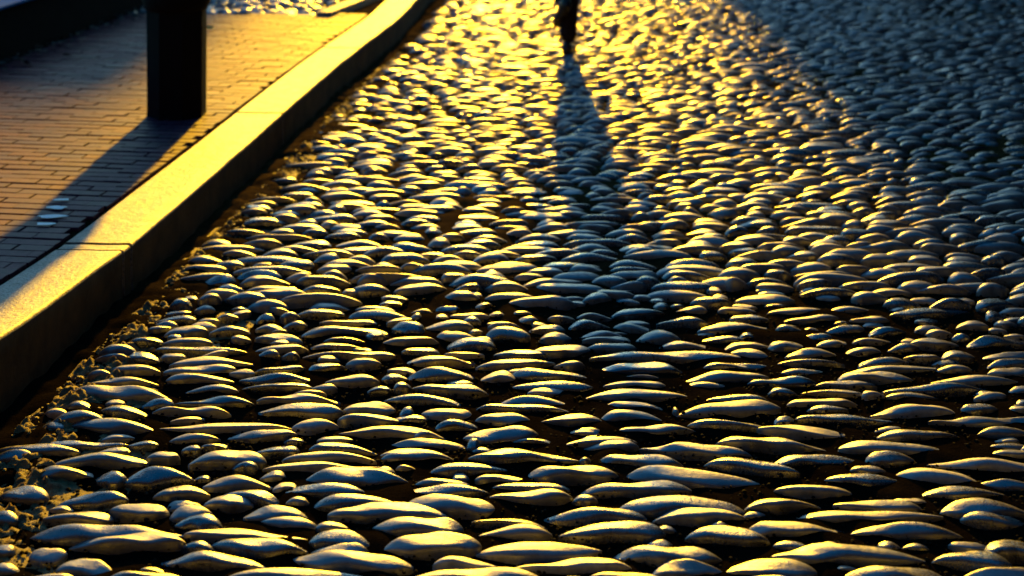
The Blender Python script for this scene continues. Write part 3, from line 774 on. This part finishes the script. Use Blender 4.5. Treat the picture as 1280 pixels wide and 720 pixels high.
def sky_block_tree(x, yy, h0, h1, rad, n, label):  # unseen canopy, added to block sky light from above
    t_ = tag(empty('added_tree', (x, yy, 0)), label, 'tree')
    bm = bmesh.new(); lathe(bm, [(.26, -.1), (.20, 1.0), (.16, h0), (.10, (h0 + h1) / 2), (.03, h1 - .5)], 12)
    for k in range(7):
        a = 2.4 * k; z0 = h0 - .6 + .35 * k
        p0, p1 = Vector((0, 0, z0)), Vector((rad * .75 * math.cos(a), rad * .75 * math.sin(a), z0 + 1.3))
        d_ = (p1 - p0).normalized(); u_ = d_.orthogonal().normalized(); w_ = d_.cross(u_)
        r0 = [bm.verts.new(p0 + (u_ * math.cos(q_) + w_ * math.sin(q_)) * .07) for q_ in [k2 * math.pi / 3 for k2 in range(6)]]
        r1 = [bm.verts.new(p1 + (u_ * math.cos(q_) + w_ * math.sin(q_)) * .02) for q_ in [k2 * math.pi / 3 for k2 in range(6)]]
        for k2 in range(6): bm.faces.new((r0[k2], r0[(k2 + 1) % 6], r1[(k2 + 1) % 6], r1[k2]))
    link('trunk', bm_mesh('trunk', bm), simple('bark', (.05, .04, .03), .9, scale=20), t_)
    N_ = n; u = rng.random((N_, 3)); r_ = u[:, 0] ** .4
    ct = 2 * u[:, 1] - 1; ph = 2 * math.pi * u[:, 2]; st_ = np.sqrt(1 - ct ** 2)
    C = np.stack([rad * r_ * st_ * np.cos(ph), rad * r_ * st_ * np.sin(ph), (h0 + h1) / 2 + (h1 - h0) / 2 * r_ * ct], 1)
    s_ = rng.uniform(.06, .14, N_)[:, None]
    A = rng.normal(size=(N_, 3)); A /= np.linalg.norm(A, axis=1)[:, None]
    B = np.cross(A, rng.normal(size=(N_, 3))); B /= np.linalg.norm(B, axis=1)[:, None]
    V = np.stack([C - A * s_, C - B * s_ * .55, C + A * s_, C + B * s_ * .55], 1).reshape(-1, 3)
    link('crown', mesh_np('crown', V, np.arange(N_ * 4).reshape(-1, 4)), simple('leaf_dark_green', (.035, .05, .018), .6, scale=10, bstr=0), t_, smooth=False)
sky_block_tree(4.7, 8.5, 3.6, 8.5, 3.4, 9000, 'large unseen leafy tree added to block sky over the right side of the street')
sky_block_tree(4.9, 14.5, 4.6, 9.5, 3.4, 9000, 'large unseen leafy tree added to block sky farther up the right side of the street')
sky_block_tree(-5.4, 9.0, 4.2, 8.5, 2.9, 7000, 'large unseen leafy tree added to block sky behind the dark plinth on the left')

# ------------------------------------------------------------------ sky, sun, camera
w = bpy.data.worlds.new('World'); scene.world = w; w.use_nodes = True
nt = w.node_tree; bg = nt.nodes['Background']
sky = nt.nodes.new('ShaderNodeTexSky'); sky.sky_type = 'NISHITA'; sky.sun_disc = False
sky.sun_elevation = SUN_EL; sky.sun_rotation = 0.0
sky.air_density = 1.0; sky.dust_density = .9; sky.ozone_density = 3.0
hs = nt.nodes.new('ShaderNodeHueSaturation'); hs.inputs['Saturation'].default_value = 1.45
nt.links.new(sky.outputs[0], hs.inputs['Color'])
nt.links.new(mul(nt, hs.outputs[0], (.68, 1.04, 1.0)), bg.inputs[0]); bg.inputs[1].default_value = SKY

sd = bpy.data.lights.new('sun', 'SUN'); sd.energy = SUN_STRENGTH; sd.angle = R(1.3); sd.color = SUN_COL
so = bpy.data.objects.new('sun', sd); COL.objects.link(so)
so.rotation_euler = (-(math.pi / 2 - SUN_EL), 0, R(.25))
so.location = (0, 30, 10)

cd = bpy.data.cameras.new('camera'); cd.sensor_width = 36.0; cd.lens = 1880 / 1280 * 36; cd.clip_end = 1000
cd.shift_y = -600 / 1280                               # a level view camera: the photo's uprights stay parallel
co = bpy.data.objects.new('camera', cd); COL.objects.link(co)
co.location = (0, 0, 1.5); co.rotation_euler = (R(90), 0, 0)
cd.dof.use_dof = True; cd.dof.focus_distance = 3.7; cd.dof.aperture_fstop = 3.4
scene.camera = co
scene.view_settings.view_transform = 'Standard'; scene.view_settings.look = 'None'
scene.view_settings.exposure = 0; scene.view_settings.gamma = 1

scene.cycles.diffuse_bounces = 1
